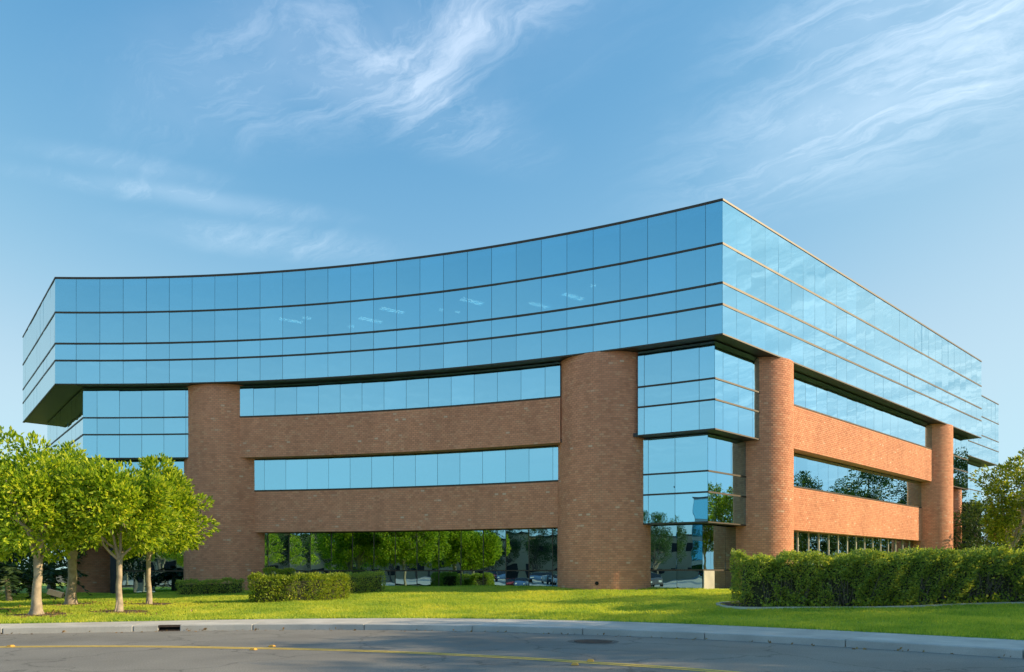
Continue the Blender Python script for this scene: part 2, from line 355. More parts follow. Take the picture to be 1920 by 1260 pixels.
# far pavement ground on the near side of the street
nb = near_pts + np.array([0, -1.0])
def near_z(x, y, t): return np.full_like(x, .15)
opp = near_pts + Path(near_pts).nrm(Path(near_pts).s) * 1.8
o = grid_sheet('pavement', near_pts, opp, 2, near_z, M['concrete'])
far_b = np.c_[np.linspace(-170, 60, 400), np.full(400, -120.)]
o = grid_sheet('parking_lot', opp, far_b, 20, lambda x, y, t: np.full_like(x, .05 + .1 * (t < .02)), M['concrete'])

# kerb and pavement slabs, joint by joint (3 m), a storm drain mouth at one of them
KP = Path(kerb_pts); GP = Path(grass_pts)
kerb = empty('kerb'); kerb['kind'] = 'structure'
walk = empty('sidewalk'); walk['kind'] = 'structure'
joints = np.arange(1.1, KP.len - 3, 3.02)
jx = KP.at(joints)
sel = [i for i in range(len(joints) - 1) if -26 < jx[i, 0] < 16]
def gpt(px, py, z=0.0): 
    Y = FPX * (EYE - z) / (py - HPX); return np.array([(px - CXP) / FPX * Y, Y])
drain_s0 = KP.s[np.argmin(np.hypot(*(KP.p - gpt(272, 1177, .15)).T))]; drain_s1 = KP.s[np.argmin(np.hypot(*(KP.p - gpt(330, 1175, .15)).T))]
def inner_at(p):  # matching point on the lawn edge
    d = GP.p - p; return GP.p[np.argmin(np.hypot(*d.T))]
def strip_block(a, b, off0, off1, z0, z1, step=.4):
    n = max(2, int((b - a) / step) + 1); t = np.linspace(a, b, n); P = KP.at(t); nr = KP.nrm(t)
    A = P + nr * off0; B = P + nr * off1; mb = MB(); V = []
    for i in range(n): V += [(*A[i], z0), (*A[i], z1), (*B[i], z1), (*B[i], z0)]
    F = []
    for i in range(n - 1):
        for k in range(4): F.append((i * 4 + k, i * 4 + (k + 1) % 4, i * 4 + 4 + (k + 1) % 4, i * 4 + 4 + k))
    F += [(0, 1, 2, 3), (4 * n - 1, 4 * n - 2, 4 * n - 3, 4 * n - 4)]
    return mb.add(V, F)
for i in sel:
    a, b = joints[i] + .008, joints[i + 1] - .008
    spans = [(a, b)]
    if a < drain_s1 and b > drain_s0:
        spans = [(x, y) for x, y in ((a, min(b, drain_s0)), (max(a, drain_s1), b)) if y - x > .1]
    for x, y in spans:
        k = strip_block(x, y, .012, -.17, -.1, .158).build('kerb_segment', M['kerb'], kerb)
        bv = k.modifiers.new('round', 'BEVEL'); bv.width = .02; bv.segments = 2; bv.limit_method = 'ANGLE'
    n = 9; t = np.linspace(a, b, n); P = KP.at(t); nr = KP.nrm(t); A = P - nr * .178; B = np.array([inner_at(p) for p in P])
    # grass edge by nearest point; slab is a thick plate
    V = []; F = []
    for j in range(n): V += [(*A[j], .0), (*A[j], .155), (*B[j], .162), (*B[j], .0)]
    for j in range(n - 1):
        for k in range(4): F.append((j * 4 + k, j * 4 + (k + 1) % 4, j * 4 + 4 + (k + 1) % 4, j * 4 + 4 + k))
    F += [(0, 1, 2, 3), (4 * n - 1, 4 * n - 2, 4 * n - 3, 4 * n - 4)]
    MB().add(V, F).build('slab', M['concrete'], walk)
# storm drain
dr = empty('storm_drain'); tag(dr, 'dark storm drain mouth cut into the kerb in front of the trees', 'storm drain')
strip_block(drain_s0, drain_s1, .012, -.17, .112, .159).build('cover_plate', M['iron'], dr)
strip_block(drain_s0, drain_s1, -.16, -.19, -.1, .12).build('back_wall', M['black'], dr)
strip_block(drain_s0, drain_s1, .01, -.16, -.1, .03).build('sill', M['iron'], dr)

# yellow centre line (double), sheets 4 mm above the road
LP = Path(line_pts)
for off, nm in ((.09, 'centre_line'), (-.09, 'centre_line')):
    sel_s = np.linspace(4, LP.len - 4, 300); P = LP.at(sel_s); nr = LP.nrm(sel_s)
    A = P + nr * (off - .06); B = P + nr * (off + .06); V = np.vstack([np.c_[A, np.full(300, .004)], np.c_[B, np.full(300, .004)]]); i = np.arange(299)
    o = fast(nm, V, np.c_[i, i + 1, i + 301, i + 300], M['yellow']); o['kind'] = 'structure'
mk_spots = [((20, 1211), 'beside the left end of the yellow line'), ((475, 1217), 'on the camera side of the yellow line, middle'), ((510, 1211), 'on the kerb side of the yellow line, middle'),
            ((1078, 1245), 'on the camera side of the yellow line below the manhole'), ((1107, 1238), 'on the kerb side of the yellow line below the manhole')]
mk0 = None
for (px, py), where in mk_spots:
    if mk0 is None:
        b = bmesh.new(); bmesh.ops.create_cube(b, size=1.0)
        for v in b.verts: v.co = Vector((v.co.x * (.13 if v.co.z < 0 else .085), v.co.y * (.12 if v.co.z < 0 else .08), (v.co.z + .5) * .035 + .004))
        bmesh.ops.bevel(b, geom=list(b.edges), offset=.006, segments=2, affect='EDGES')
        me = bpy.data.meshes.new('road_marker'); b.to_mesh(me); b.free(); me.materials.append(M['marker']); mk0 = me
    o = link(bpy.data.objects.new('road_marker', mk0)); p = gpt(px, py, .02); o.location = (p[0], p[1], 0); o.rotation_euler.z = -.2
    tag(o, 'small amber raised road marker ' + where, 'road marker', 'raised markers along the centre line')
# manhole
mp = gpt(1112, 1203); mh = empty('manhole_cover', (mp[0], mp[1], 0)); tag(mh, 'round rusty manhole cover in the asphalt near the kerb', 'manhole')
def ring_mesh(r0, r1, z, n=40):
    V = []; F = []
    for k in range(n):
        a = 2 * math.pi * k / n; V += [(r0 * math.cos(a), r0 * math.sin(a), z), (r1 * math.cos(a), r1 * math.sin(a), z)]
    for k in range(n): F.append((2 * k, 2 * k + 1, (2 * k + 3) % (2 * n), (2 * k + 2) % (2 * n)))
    return V, F
mb = MB(); n = 40
mb.add([(.36 * math.cos(2 * math.pi * k / n), .36 * math.sin(2 * math.pi * k / n), .008) for k in range(n)], [tuple(range(n))]); mb.build('cover', M['iron'], mh)
MB().add(*ring_mesh(.365, .44, .006)).build('rim', M['iron'], mh)
MB().add(*ring_mesh(.46, .58, .0045)).build('asphalt_collar', simple('collar_asphalt', (.14, .135, .125), .85), mh)

# ------------------------------------------------------------------ the office building
bld = empty('office_building', (0, 36, .5))
bld.location = (0, 0, 0)
tag(bld, 'curved brick office building with overhanging bands of blue mirrored glass', 'building')
C0 = np.array([-22.4, -28.17]); R0 = 65.82
Rc = np.array([8.83, 29.77]); Lc = np.array([-24.22, 37.62])
u = np.array([.7524, .6587]); nR = np.array([.6587, -.7524])          # right facade: along, outward
ul = np.array([-.6574, .7536]); nL = np.array([-.7536, -.6574])       # left end: along (to the back), outward
SEND = 34.33
def arc_pt(r, ph): return C0 + r * np.array([math.sin(ph), math.cos(ph)])
def hit(o, d, r):
    a = o - C0; b = a @ d; c = a @ a - r * r; D = math.sqrt(b * b - c)
    return sorted([-b - D, -b + D], key=abs)[0]
def phi(p): return math.atan2(p[0] - C0[0], p[1] - C0[1])
class Plan:
    def __init__(s, r, pr, pl, send, llen):
        s.r = r; o = Rc + nR * pr; t = hit(o, u, r); s.cr = o + u * t
        o2 = Lc + nL * pl; t2 = hit(o2, ul, r); s.cl = o2 + ul * t2
        s.re = Rc + nR * pr + u * send; s.lb = Lc + nL * pl + ul * llen
        s.p0, s.p1 = phi(s.cl), phi(s.cr)
    def arc(s, a=None, b=None, n=90):
        a = s.p0 if a is None else a; b = s.p1 if b is None else b
        return np.array([arc_pt(s.r, a + (b - a) * i / (n - 1)) for i in range(n)])
    def perim(s): return np.vstack([[s.lb], s.arc(), [s.re]])
    def poly(s, inset=.06):
        P = offset_pts(s.perim(), -inset)
        return [tuple(p) for p in P] + [tuple(s.re - nR * 14), (14.0, 66.0), (-10, 66.0), tuple(s.lb - nL * 12)]
ZT, ZR, Z4 = 17.3, [17.22, 15.42, 13.77, 12.87, 11.62], 11.62
up = Plan(R0, 0, 0, SEND, 12.46)
p3 = Plan(R0 + .65, -.66, -1.25, 33.6, 11.6)
p2 = Plan(R0 + 1.2, -1.24, -1.8, 33.0, 10.8)
p1 = Plan(R0 + 1.75, -1.77, -2.3, 32.4, 10.0)
# --- panes: collected first, the 300 that show largest become objects of their own
PANES = []
def px_area(a, b, z0, z1):
    def pr(p, z): return CXP + FPX * p[0] / p[1], HPX - FPX * (z - EYE) / p[1]
    xs = [pr(a, z0), pr(a, z1), pr(b, z1), pr(b, z0)]
    ar = .5 * abs(sum(xs[i][0] * xs[(i + 1) % 4][1] - xs[(i + 1) % 4][0] * xs[i][1] for i in range(4)))
    d = (np.array(b) - a); n = np.array([d[1], -d[0]]); mid = (np.array(a) + b) / 2
    if n @ (-mid) <= 0: ar = 0                # turned away from the camera
    w_ = abs(xs[0][0] - xs[2][0])
    return ar
def panes(path, s_breaks, zrows, gap=.016, hgap=.03, m='glass', tilt=.2):
    P = path.at(np.array(s_breaks))
    for i in range(len(P) - 1):
        for z1, z0 in zip(zrows[:-1], zrows[1:]):
            PANES.append((P[i], P[i + 1], z0 + hgap, z1 - hgap, gap, m, tilt, px_area(P[i], P[i + 1], z0, z1)))
def breaks(a, b, mod, first=None):
    x = [a]; t = a + (first if first else mod)
    while t < b - .08: x.append(t); t += mod
    return x + [b]
def bar(path, s0, s1, z, h=.075, out=.035, inn=.03, name='mullion', m='metal', step=1.0):
    n = max(2, int((s1 - s0) / step) + 1); t = np.linspace(s0, s1, n); P = path.at(t); nr = path.nrm(t); A = P + nr * out; B = P - nr * inn
    V = []; F = []
    for i in range(n): V += [(*A[i], z - h / 2), (*A[i], z + h / 2), (*B[i], z + h / 2), (*B[i], z - h / 2)]
    for i in range(n - 1):
        for k in range(4): F.append((i * 4 + k, i * 4 + (k + 1) % 4, i * 4 + 4 + (k + 1) % 4, i * 4 + 4 + k))
    F += [(0, 1, 2, 3), (4 * n - 1, 4 * n - 2, 4 * n - 3, 4 * n - 4)]
    return MB().add(V, F).build(name, M[m], bld)
def post(path, s, z0, z1, w_=.05, out=.03, inn=.06, m='metal', name='mullion'):
    p = path.at([s])[0]; nr = path.nrm([s])[0]; c = p + nr * (out - inn) / 2
    return MB().box((c[0], c[1], (z0 + z1) / 2), (out + inn, w_, z1 - z0), math.atan2(nr[1], nr[0])).build(name, M[m], bld)
# upper volume
PA = Path(up.arc()); PRt = Path([up.cr, up.re]); PLf = Path([up.lb, up.cl])
mid = (PA.len - 1.10 - .70) / 26
panes(PA, [0] + [1.10 + mid * i for i in range(27)] + [PA.len], ZR)
panes(PRt, breaks(0, PRt.len, 1.19, 1.08), ZR, gap=.008)
panes(PLf, breaks(0, PLf.len, 1.22), ZR)
for P, brk in ((PA, [1.10 + mid * i for i in range(27)]),):
    for sb in brk: post(P, sb, Z4 + .02, ZT - .12, .035, -.02, .07)
for P in (PA, PRt, PLf):
    for z in ZR[1:4]: bar(P, 0, P.len, z, .095, .025)
    bar(P, 0, P.len, ZT - .04, .085, .03, .25, 'coping')
    bar(P, 0, P.len, Z4 - .0, .06, .02, .10, 'soffit_edge')
def thin_wall(pts, z0, z1, name, m, th=.1):
    pts = np.array(pts, float); A = offset_pts(pts, 0); B = offset_pts(pts, -th); n = len(A); V = []; F = []
    for i in range(n): V += [(*A[i], z0), (*A[i], z1), (*B[i], z1), (*B[i], z0)]
    for i in range(n - 1):
        for k in range(4): F.append((i * 4 + k, i * 4 + (k + 1) % 4, i * 4 + 4 + (k + 1) % 4, i * 4 + 4 + k))
    F += [(0, 1, 2, 3), (4 * n - 1, 4 * n - 2, 4 * n - 3, 4 * n - 4)]
    return MB().add(V, F).build(name, M[m], bld)
def poly_prism(poly, z0, z1, name, m):
    return MB().prism(poly, z0, z1).build(name, M[m], bld)
upoly = up.poly(.08)
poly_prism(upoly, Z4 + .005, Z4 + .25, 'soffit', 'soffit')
poly_prism(upoly, 15.30, 15.42, 'ceiling', 'ceil')
poly_prism(up.poly(.2), 16.7, 16.95, 'roof', 'roof')
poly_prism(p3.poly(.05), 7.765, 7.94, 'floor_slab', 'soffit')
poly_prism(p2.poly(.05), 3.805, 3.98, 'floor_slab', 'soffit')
def back_pts(pl): return [pl.re, pl.re - nR * 14, (14.0, 66.0), (-10, 66.0), pl.lb - nL * 12, pl.lb]
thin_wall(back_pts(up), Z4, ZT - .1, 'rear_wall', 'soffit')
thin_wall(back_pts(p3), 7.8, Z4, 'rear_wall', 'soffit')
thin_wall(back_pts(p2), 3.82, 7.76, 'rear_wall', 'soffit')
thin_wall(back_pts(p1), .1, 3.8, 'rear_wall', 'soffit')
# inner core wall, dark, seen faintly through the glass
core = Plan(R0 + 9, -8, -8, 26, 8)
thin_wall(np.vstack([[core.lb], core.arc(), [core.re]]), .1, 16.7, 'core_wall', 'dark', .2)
thin_wall([(12.0, 36.0), (4.65, 36.3)], .3, 11.6, 'sun_block_wall', 'dark', .2)  # unseen wall added to keep the sun off the big pillar's right side
# ceiling lamps of the top floor
for px, py, ln, wd, a in [(735, 582, 1.25, .35, .55), (695, 600, 1.25, .35, .55), (545, 601, 1.2, .35, .5), (885, 565, 1.2, .35, .6), (658, 612, .3, .3, 0), (827, 581, .22, .22, 0), (858, 585, .22, .22, 0),
                          (1075, 556, 1.2, .35, .6), (1112, 536, .25, .25, 0), (575, 596, .4, .3, .4), (1010, 572, 1.1, .3, .6)]:
    zc = 15.285; Y = FPX * (zc - EYE) / (HPX - py); X = (px - CXP) / FPX * Y
    MB().box((X, Y, zc), (ln, wd, .03), a).build('ceiling_light', M['lamp'], bld)

# --- brick pieces
def bricks(path, z0, z1, parent, depth=.014, BL=.205, BH=.1, J=.015):
    nz = int((z1 - z0) / BH); BH = (z1 - z0) / nz; n = int(path.len / BL) + 1
    A = []; zl = []
    for k in range(nz):
        o = (k % 2) * BL / 2
        st_ = np.arange(n + 1) * BL - o; s0 = np.clip(st_, 0, path.len); s1 = np.clip(st_ + BL, 0, path.len); ok = s1 - s0 > .03
        A.append(np.c_[s0[ok] + J / 2, s1[ok] - J / 2]); zl.append(np.full(ok.sum(), z0 + k * BH))
    A = np.vstack(A); zl = np.concatenate(zl); n = len(A)
    p0 = path.at(A[:, 0]); p1_ = path.at(A[:, 1]); n0 = path.nrm(A[:, 0]); n1 = path.nrm(A[:, 1])
    d = depth + rng.uniform(-.003, .003, n)[:, None]; za = (zl + J / 2)[:, None]; zb = (zl + BH - J / 2)[:, None]
    f0, f1 = p0 + n0 * d, p1_ + n1 * d; b0, b1 = p0 - n0 * .004, p1_ - n1 * .004
    V = np.stack([np.c_[f0, za], np.c_[f1, za], np.c_[f1, zb], np.c_[f0, zb], np.c_[b0, za], np.c_[b1, za], np.c_[b1, zb], np.c_[b0, zb]], 1).reshape(-1, 3)
    q_ = np.array([(0, 1, 2, 3), (3, 2, 6, 7), (1, 0, 4, 5), (0, 3, 7, 4), (2, 1, 5, 6)])
    F = (np.arange(n)[:, None, None] * 8 + q_[None]).reshape(-1, 4)
    o = fast('brickwork', V, F, M['brick'], parent); o['kind'] = 'stuff'; return o
def pillar(c, r, a0, a1, z0, z1):
    """round brick pillar; a0..a1 is the range of directions (degrees from +x) whose bricks can be seen"""
    n = 72; mb = MB(); ring = [(c[0] + r * math.cos(2 * math.pi * k / n), c[1] + r * math.sin(2 * math.pi * k / n)) for k in range(n)]
    mb.prism(ring, z0, z1); o = mb.build('brick_pillar', M['mortar'], bld)
    A = np.radians(np.linspace(a0, a1, 120)); path = Path(np.c_[c[0] + r * np.cos(A), c[1] + r * np.sin(A)])
    bricks(path, z0, z1, o); return o
def band(path, s0, s1, z0, z1, depth):
    t = np.linspace(s0, s1, max(2, int((s1 - s0) / .5))); P = path.at(t); o = thin_wall(P, z0, z1, 'brick_band', 'mortar', depth)
    bricks(Path(P), z0 + .004, z1 - .03, o)
    n = len(P)
    return o
ZS = Z4 + .003
PIL = [((4.58, 34.4), 2.36, 165, 345, .4), ((-15.75, 40.0), 2.5, 165, 345, .2), ((12.0, 34.45), 1.55, 175, 400, .4), (tuple(Rc + nR * -1.43 + u * 27.6), 1.55, 175, 400, .4), ((-25.2, 43.5), 1.6, 160, 380, .2)]
for c, r, a0, a1, z0 in PIL: pillar(c, r, a0, a1, z0, ZS)
# vent hole in the big pillar's foot
vp = np.array([4.58, 34.4]); ang = math.radians(252); vv = vp + 2.385 * np.array([math.cos(ang), math.sin(ang)])
# --- lower floors: three bays on the front arc, three on the right facade
D = math.radians
def arcP(pl, a, b): return Path(pl.arc(a, b, 60))
def rightP(pl, sa, sb): return Path([pl.cr + u * sa, pl.cr + u * sb]) if True else None
mod = 1.22
B3, B2 = [11.6, 9.98, 9.07, 7.79], [7.75, 6.09, 5.16, 3.83]
G1 = [3.79, 1.72, .45]
def srel(pl, s_from_corner): return s_from_corner - (pl.cr - Rc) @ u     # facade distance -> distance from this plan's corner
pil_s = [5.37, 27.6]; half = [1.33, 1.52, 1.5]
for k, (pl, rows, vis, bnd) in enumerate(((p3, B3, (11.6, 9.94), (7.76, 9.90)), (p2, B2, (7.75, 6.05), (3.80, 6.01)), (p1, G1, (3.79, 1.72, .45), None))):
    m_ = 'glass_low' if k == 2 else 'glass'; tl = .26 if k == 2 else .2
    # front, left bay
    P = arcP(pl, pl.p0, D(4.5)) if k < 2 else arcP(pl, D(.54), D(4.2))
    panes(P, breaks(0, P.len, mod, .75), rows, m=m_, tilt=tl)
    for z in rows[1:-1]: bar(P, 0, P.len, z)
    bar(P, 0, P.len, rows[-1] + .005, .06, .03, .05)
    # front, middle bay between the two big pillars
    P = arcP(pl, D((6.7, 7.0, 7.2)[k]), D((21.8, 21.7, 21.7)[k]))
    br = breaks(0, P.len, mod, .9 if k < 2 else .6)
    panes(P, br, vis, m=m_, tilt=tl)
    if bnd:
        band(P, 0, P.len, bnd[0], bnd[1], .56); bar(P, 0, P.len, vis[1] - .012, .06, .025, .08)
    else:
        bar(P, 0, P.len, vis[1], .05, .03, .04)
        for s in br[1:-1]: post(P, s, .4, 3.79, .045, .012, .07)
    # front, right bay and round the corner
    P = arcP(pl, D(25.0), pl.p1)
    wcor = P.len
    panes(P, [wcor - x for x in sorted([0, .66 if k == 0 else 1.45 if k == 1 else 1.15] + [(.66 if k == 0 else 1.45 if k == 1 else 1.15) + mod * i for i in range(1, 6) if (.66 + mod * i) < wcor] + [wcor], reverse=True)], rows, m=m_, tilt=tl)
    for z in rows[1:-1]: bar(P, 0, P.len, z)
    bar(P, 0, P.len, rows[-1] + .005, .06, .03, .05)
    # right facade: corner bay
    sE = srel(pl, 5.47 - half[k] + .2)
    P = Path([pl.cr, pl.cr + u * sE])
    panes(P, breaks(0, P.len, mod, .64), rows, m=m_, tilt=tl)
    for z in rows[1:-1]: bar(P, 0, P.len, z)
    bar(P, 0, P.len, rows[-1] + .005, .06, .03, .05)
    # right facade: long bay between the round pillars
    a, b = srel(pl, 5.47 + half[k] - .2), srel(pl, 27.6 - half[k] + .15)
    P = Path([pl.cr + u * a, pl.cr + u * b]); br = breaks(0, P.len, 1.19, .8)
    panes(P, br, vis, m=m_, tilt=tl)
    if bnd: band(P, 0, P.len, bnd[0], bnd[1], .55); bar(P, 0, P.len, vis[1] - .012, .06, .025, .08)
    else:
        bar(P, 0, P.len, vis[1], .05, .03, .04)
        for s in br[1:-1]: post(P, s, .4, 3.79, .06, .05, .07, 'concrete')  # pale finish on these mullions stands in for reflected light
    # right facade: end bay
    a = srel(pl, 27.6 + half[k] - .2); b = srel(pl, (33.6, 33.0, 32.4)[k])
    if b - a > .6:
        P = Path([pl.cr + u * a, pl.cr + u * b]); panes(P, breaks(0, P.len, mod, .9), rows, m=m_)
        for z in rows[1:-1]: bar(P, 0, P.len, z)
        bar(P, 0, P.len, rows[-1] + .005, .06, .03, .05)
    # left end
    P = Path([pl.lb, pl.cl]) if k < 2 else Path([pl.lb, pl.lb + (pl.cl - pl.lb) * .55])
    panes(P, breaks(0, P.len, mod), rows, m=m_)
    for z in rows[1:-1]: bar(P, 0, P.len, z)
# dark door jamb beside the leftmost pillar
jb = arc_pt(p1.r, D(.36)); MB().box((jb[0], jb[1], 2.1), (.52, .3, 3.54), 0).build('door_jamb', M['dark'], bld)
# pale panel standing for a white reflection low in the corner glass
cpn = p1.cr + u * .42 + nR * .06; MB().box((cpn[0], cpn[1], 1.26), (.82, .05, .86), math.atan2(u[1], u[0])).build('pale_reflection_panel', M['concrete'], bld)
# slim round column under the left overhang
MB().tube([(-26.35, 42.35, .3), (-26.35, 42.35, Z4 + .003)], .17, 20).build('column', M['concrete'], bld)
# vent pipe hole
b = MB(); b.tube([(vv[0] + .0, vv[1], 1.12), (vv[0] + .01 * math.cos(ang), vv[1] - .012, 1.12)], .09, 16); b.build('drain_hole', M['black'], bld)
# slim brick pier under the end bay
pc = Rc + nR * -1.15 + u * 32.4
pillar(tuple(pc), .42, 170, 400, .4, 7.765)
# --- far wing, set back, same height
def wing(pr, s0, s1, rows, m='glass'):
    P = Path([Rc + nR * pr + u * s0, Rc + nR * pr + u * s1]); panes(P, breaks(0, P.len, 1.22, .8), rows, m=m)
    for z in rows[1:-1]: bar(P, 0, P.len, z)
    return P
Pw = wing(-3.14, SEND + .05, 50.8, ZR); bar(Pw, 0, Pw.len, ZT - .04, .085, .03, .25, 'coping'); bar(Pw, 0, Pw.len, Z4, .06, .02, .1, 'soffit_edge')
wing(-3.9, SEND - .5, 48.6, B3); wing(-4.9, SEND - 1, 47.4, [7.75, 6.1, 3.83]); wing(-5.8, SEND - 2, 46.4, G1, 'glass_low')
def wpoly(pr, s0, s1): return [tuple(Rc + nR * pr + u * s0), tuple(Rc + nR * pr + u * s1), tuple(Rc + nR * (pr - 14) + u * s1), tuple(Rc + nR * (pr - 14) + u * s0)]
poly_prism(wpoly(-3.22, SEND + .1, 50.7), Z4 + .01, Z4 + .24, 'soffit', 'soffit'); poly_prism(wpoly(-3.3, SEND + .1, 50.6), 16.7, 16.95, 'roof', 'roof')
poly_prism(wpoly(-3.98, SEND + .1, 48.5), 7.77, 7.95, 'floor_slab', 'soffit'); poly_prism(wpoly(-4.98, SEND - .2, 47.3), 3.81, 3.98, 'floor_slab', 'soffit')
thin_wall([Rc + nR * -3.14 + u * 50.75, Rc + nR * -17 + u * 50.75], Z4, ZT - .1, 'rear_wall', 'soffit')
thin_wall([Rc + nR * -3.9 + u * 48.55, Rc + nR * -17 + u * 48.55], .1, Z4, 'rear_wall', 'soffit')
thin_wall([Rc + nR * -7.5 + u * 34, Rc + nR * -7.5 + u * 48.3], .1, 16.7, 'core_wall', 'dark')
# --- make the panes
unit = MB().box((0, 0, 0), (1, 1, 1)); upane = {}
for k in ('glass', 'glass_low'):
    me = bpy.data.meshes.new('pane'); me.from_pydata(unit.v, [], unit.f); me.materials.append(M[k]); me.update(); upane[k] = me
PANES.sort(key=lambda p: -p[7])
prnd = random.Random(3)
restV, restF = {'glass': [], 'glass_low': []}, {'glass': [], 'glass_low': []}
cube = np.array(unit.v)
for i, (a, b_, z0, z1, gap, mk, tilt, ar) in enumerate(PANES):
    d = np.array(b_) - a; ln = np.hypot(*d); d /= ln; c = (np.array(a) + b_) / 2; rz = math.atan2(d[1], d[0])
    Mx = Matrix.Translation((c[0], c[1], (z0 + z1) / 2)) @ Euler((R(prnd.gauss(0, tilt)), 0, rz + R(prnd.gauss(0, tilt)))).to_matrix().to_4x4() @ Matrix.Diagonal((ln - gap, .014, z1 - z0, 1))
    if i < 300:
        o = link(bpy.data.objects.new('glass_pane', upane[mk]), bld); o.matrix_world = Mx
    else:
        A = np.array(Mx); V = cube @ A[:3, :3].T + A[:3, 3]; off = len(restV[mk]) * 8
        restV[mk].append(V); restF[mk] += [tuple(j + off for j in f) for f in unit.f]
for mk in restV:
    if restV[mk]:
        o = fast('glazing', np.vstack(restV[mk]), restF[mk], M[mk], bld); o['kind'] = 'stuff'

# ------------------------------------------------------------------ plants
def unitv(n, r):
    v = r.normal(size=(n, 3)); return v / np.linalg.norm(v, axis=1)[:, None]
def leaves(name, P, Dn, size, m, parent, r, aspect=.48, kind='stuff', jitter=.75, fold=.18):
    """one small folded leaf at each point, pointing roughly along Dn"""
    n = len(P); d = Dn + unitv(n, r) * jitter; d /= np.linalg.norm(d, axis=1)[:, None] + 1e-9
    s = np.cross(d, unitv(n, r)); s /= np.linalg.norm(s, axis=1)[:, None] + 1e-9; nn = np.cross(d, s)
    l = (size * r.uniform(.65, 1.3, n))[:, None]; wd = l * aspect / 2
    V = np.stack([P, P + d * l * .48 + s * wd + nn * l * fold, P + d * l, P + d * l * .48 - s * wd + nn * l * fold], 1).reshape(-1, 3)
    i = np.arange(n)[:, None] * 4; F = np.concatenate([i + [0, 1, 2], i + [0, 2, 3]], 1).reshape(-1, 3)
    o = fast(name, V, F, m, parent)
    if kind: o['kind'] = kind
    return o
def crown_points(c, rad, nclump, nleaf, r, crad=(.32, .55), up_=.25, low=-.85):
    """leaf positions and directions: clumps spread over and inside an uneven ellipsoid"""
    c = np.array(c); rad = np.array(rad); P = []; Dn = []
    per = nleaf // nclump; sc = rad.mean()
    dirs = unitv(nclump * 3, r); dirs = dirs[dirs[:, 2] > low][:nclump]
    lump = lambda d: 1 + .13 * np.sin(d[:, 0] * 4.1 + 1.3 * sc) + .10 * np.sin(d[:, 1] * 5.3 + d[:, 2] * 3.7)
    k = np.where(r.random(len(dirs)) < .72, r.uniform(.78, 1.0, len(dirs)), r.uniform(.3, .78, len(dirs)))
    cc = c + dirs * rad * (k * lump(dirs))[:, None]
    for q0, dr_ in zip(cc, dirs):
        cr = r.uniform(*crad) * sc * .55; v = unitv(per, r); f = r.uniform(.35, 1.0, per) ** .6
        p = q0 + v * (cr * f)[:, None] * np.array([1, 1, .8]); P.append(p); Dn.append(v * .6 + dr_ * .7 + np.array([0, 0, up_]))
    return np.vstack(P), np.vstack(Dn), cc
def limb(mb, a, b, r0, r1, r, wob=.08, n=5, seg=8):
    a, b = Vector(a), Vector(b); L_ = (b - a).length; pts = []
    for i in range(n):
        t = i / (n - 1); o_ = Vector(r.normal(size=3)) * wob * L_ * math.sin(math.pi * t)
        pts.append(a.lerp(b, t) + o_ + Vector((0, 0, .06 * L_ * math.sin(math.pi * t))))
    mb.tube(pts, [r0 + (r1 - r0) * i / (n - 1) for i in range(n)], seg)
def tree(name, label, base, fork_h, crown_c, crown_r, tr, seed, leaf='leaf_fig', bark='bark', nleaf=11000, nclump=90, size=.13, group=None, lean=(0, 0), limbs=6, up_=.25, cat='tree', flowers=0):
    """base (x,y,z) of the trunk; crown centre and radii relative to the base"""
    r = np.random.default_rng(seed); root = empty(name, base); tag(root, label, cat, group)
    P, Dn, cc = crown_points(crown_c, crown_r, nclump, nleaf, r, up_=up_)
    mb = MB(); fk = Vector((lean[0], lean[1], fork_h)); n = 7
    pts = [Vector((lean[0] * t ** 1.3, lean[1] * t ** 1.3, fork_h * t)) + Vector((r.normal() * .02, r.normal() * .02, 0)) * (t > 0) * (t < 1) for t in np.linspace(0, 1, n)]
    pts[0].z = -.12
    rad = [tr * (1.55, 1.15, 1.0, .94, .9, .92, 1.0)[i] for i in range(n)]
    mb.tube(pts, rad, 12)
    # root flare
    for k in range(4):
        a = r.uniform(0, 6.28); mb.tube([(math.cos(a) * tr * 1.9, math.sin(a) * tr * 1.9, -.1), (math.cos(a) * tr * .9, math.sin(a) * tr * .9, .18), (math.cos(a) * tr * .35, math.sin(a) * tr * .35, .55)], [tr * .28, tr * .4, tr * .35], 6)
    mb.build('trunk', M[bark], root)
    lm = MB(); idx = r.permutation(len(cc)); ends = []
    order = sorted(range(len(cc)), key=lambda i: r.random())[:limbs]
    for i in order:
        e = Vector(cc[i]); m_ = fk.lerp(e, .62) + Vector((0, 0, .15)); m_.z = max(m_.z, fk.z + .3)
        limb(lm, fk - Vector((0, 0, .08)), m_, tr * .55, tr * .28, r, .05); limb(lm, m_, e, tr * .28, tr * .08, r, .06)
        for _ in range(3):
            j = idx[r.integers(len(cc))]
            if (Vector(cc[j]) - m_).length < 1.9 * max(crown_r) * .75: limb(lm, m_, Vector(cc[j]), tr * .2, tr * .05, r, .07, 4, 6)
    lm.build('limb', M[bark], root)
    leaves('crown', P, Dn, size, M[leaf], root, r)
    if flowers:
        k = r.choice(len(cc), flowers); fp = []; fd = []
        for i in k:
            dd = cc[i] - np.array(crown_c); dd /= np.linalg.norm(dd); q0 = cc[i] + dd * .3; v = unitv(70, r); fp.append(q0 + v * r.uniform(.02, .16, 70)[:, None] * np.array([1, 1, 1.5])); fd.append(v)
        leaves('blossom', np.vstack(fp), np.vstack(fd), .06, M['flower'], root, r, .8)
    return root
def at_px(px, Y):
    x = (px - CXP) / FPX * Y; return (x, Y, float(lawn_z(x, Y)))
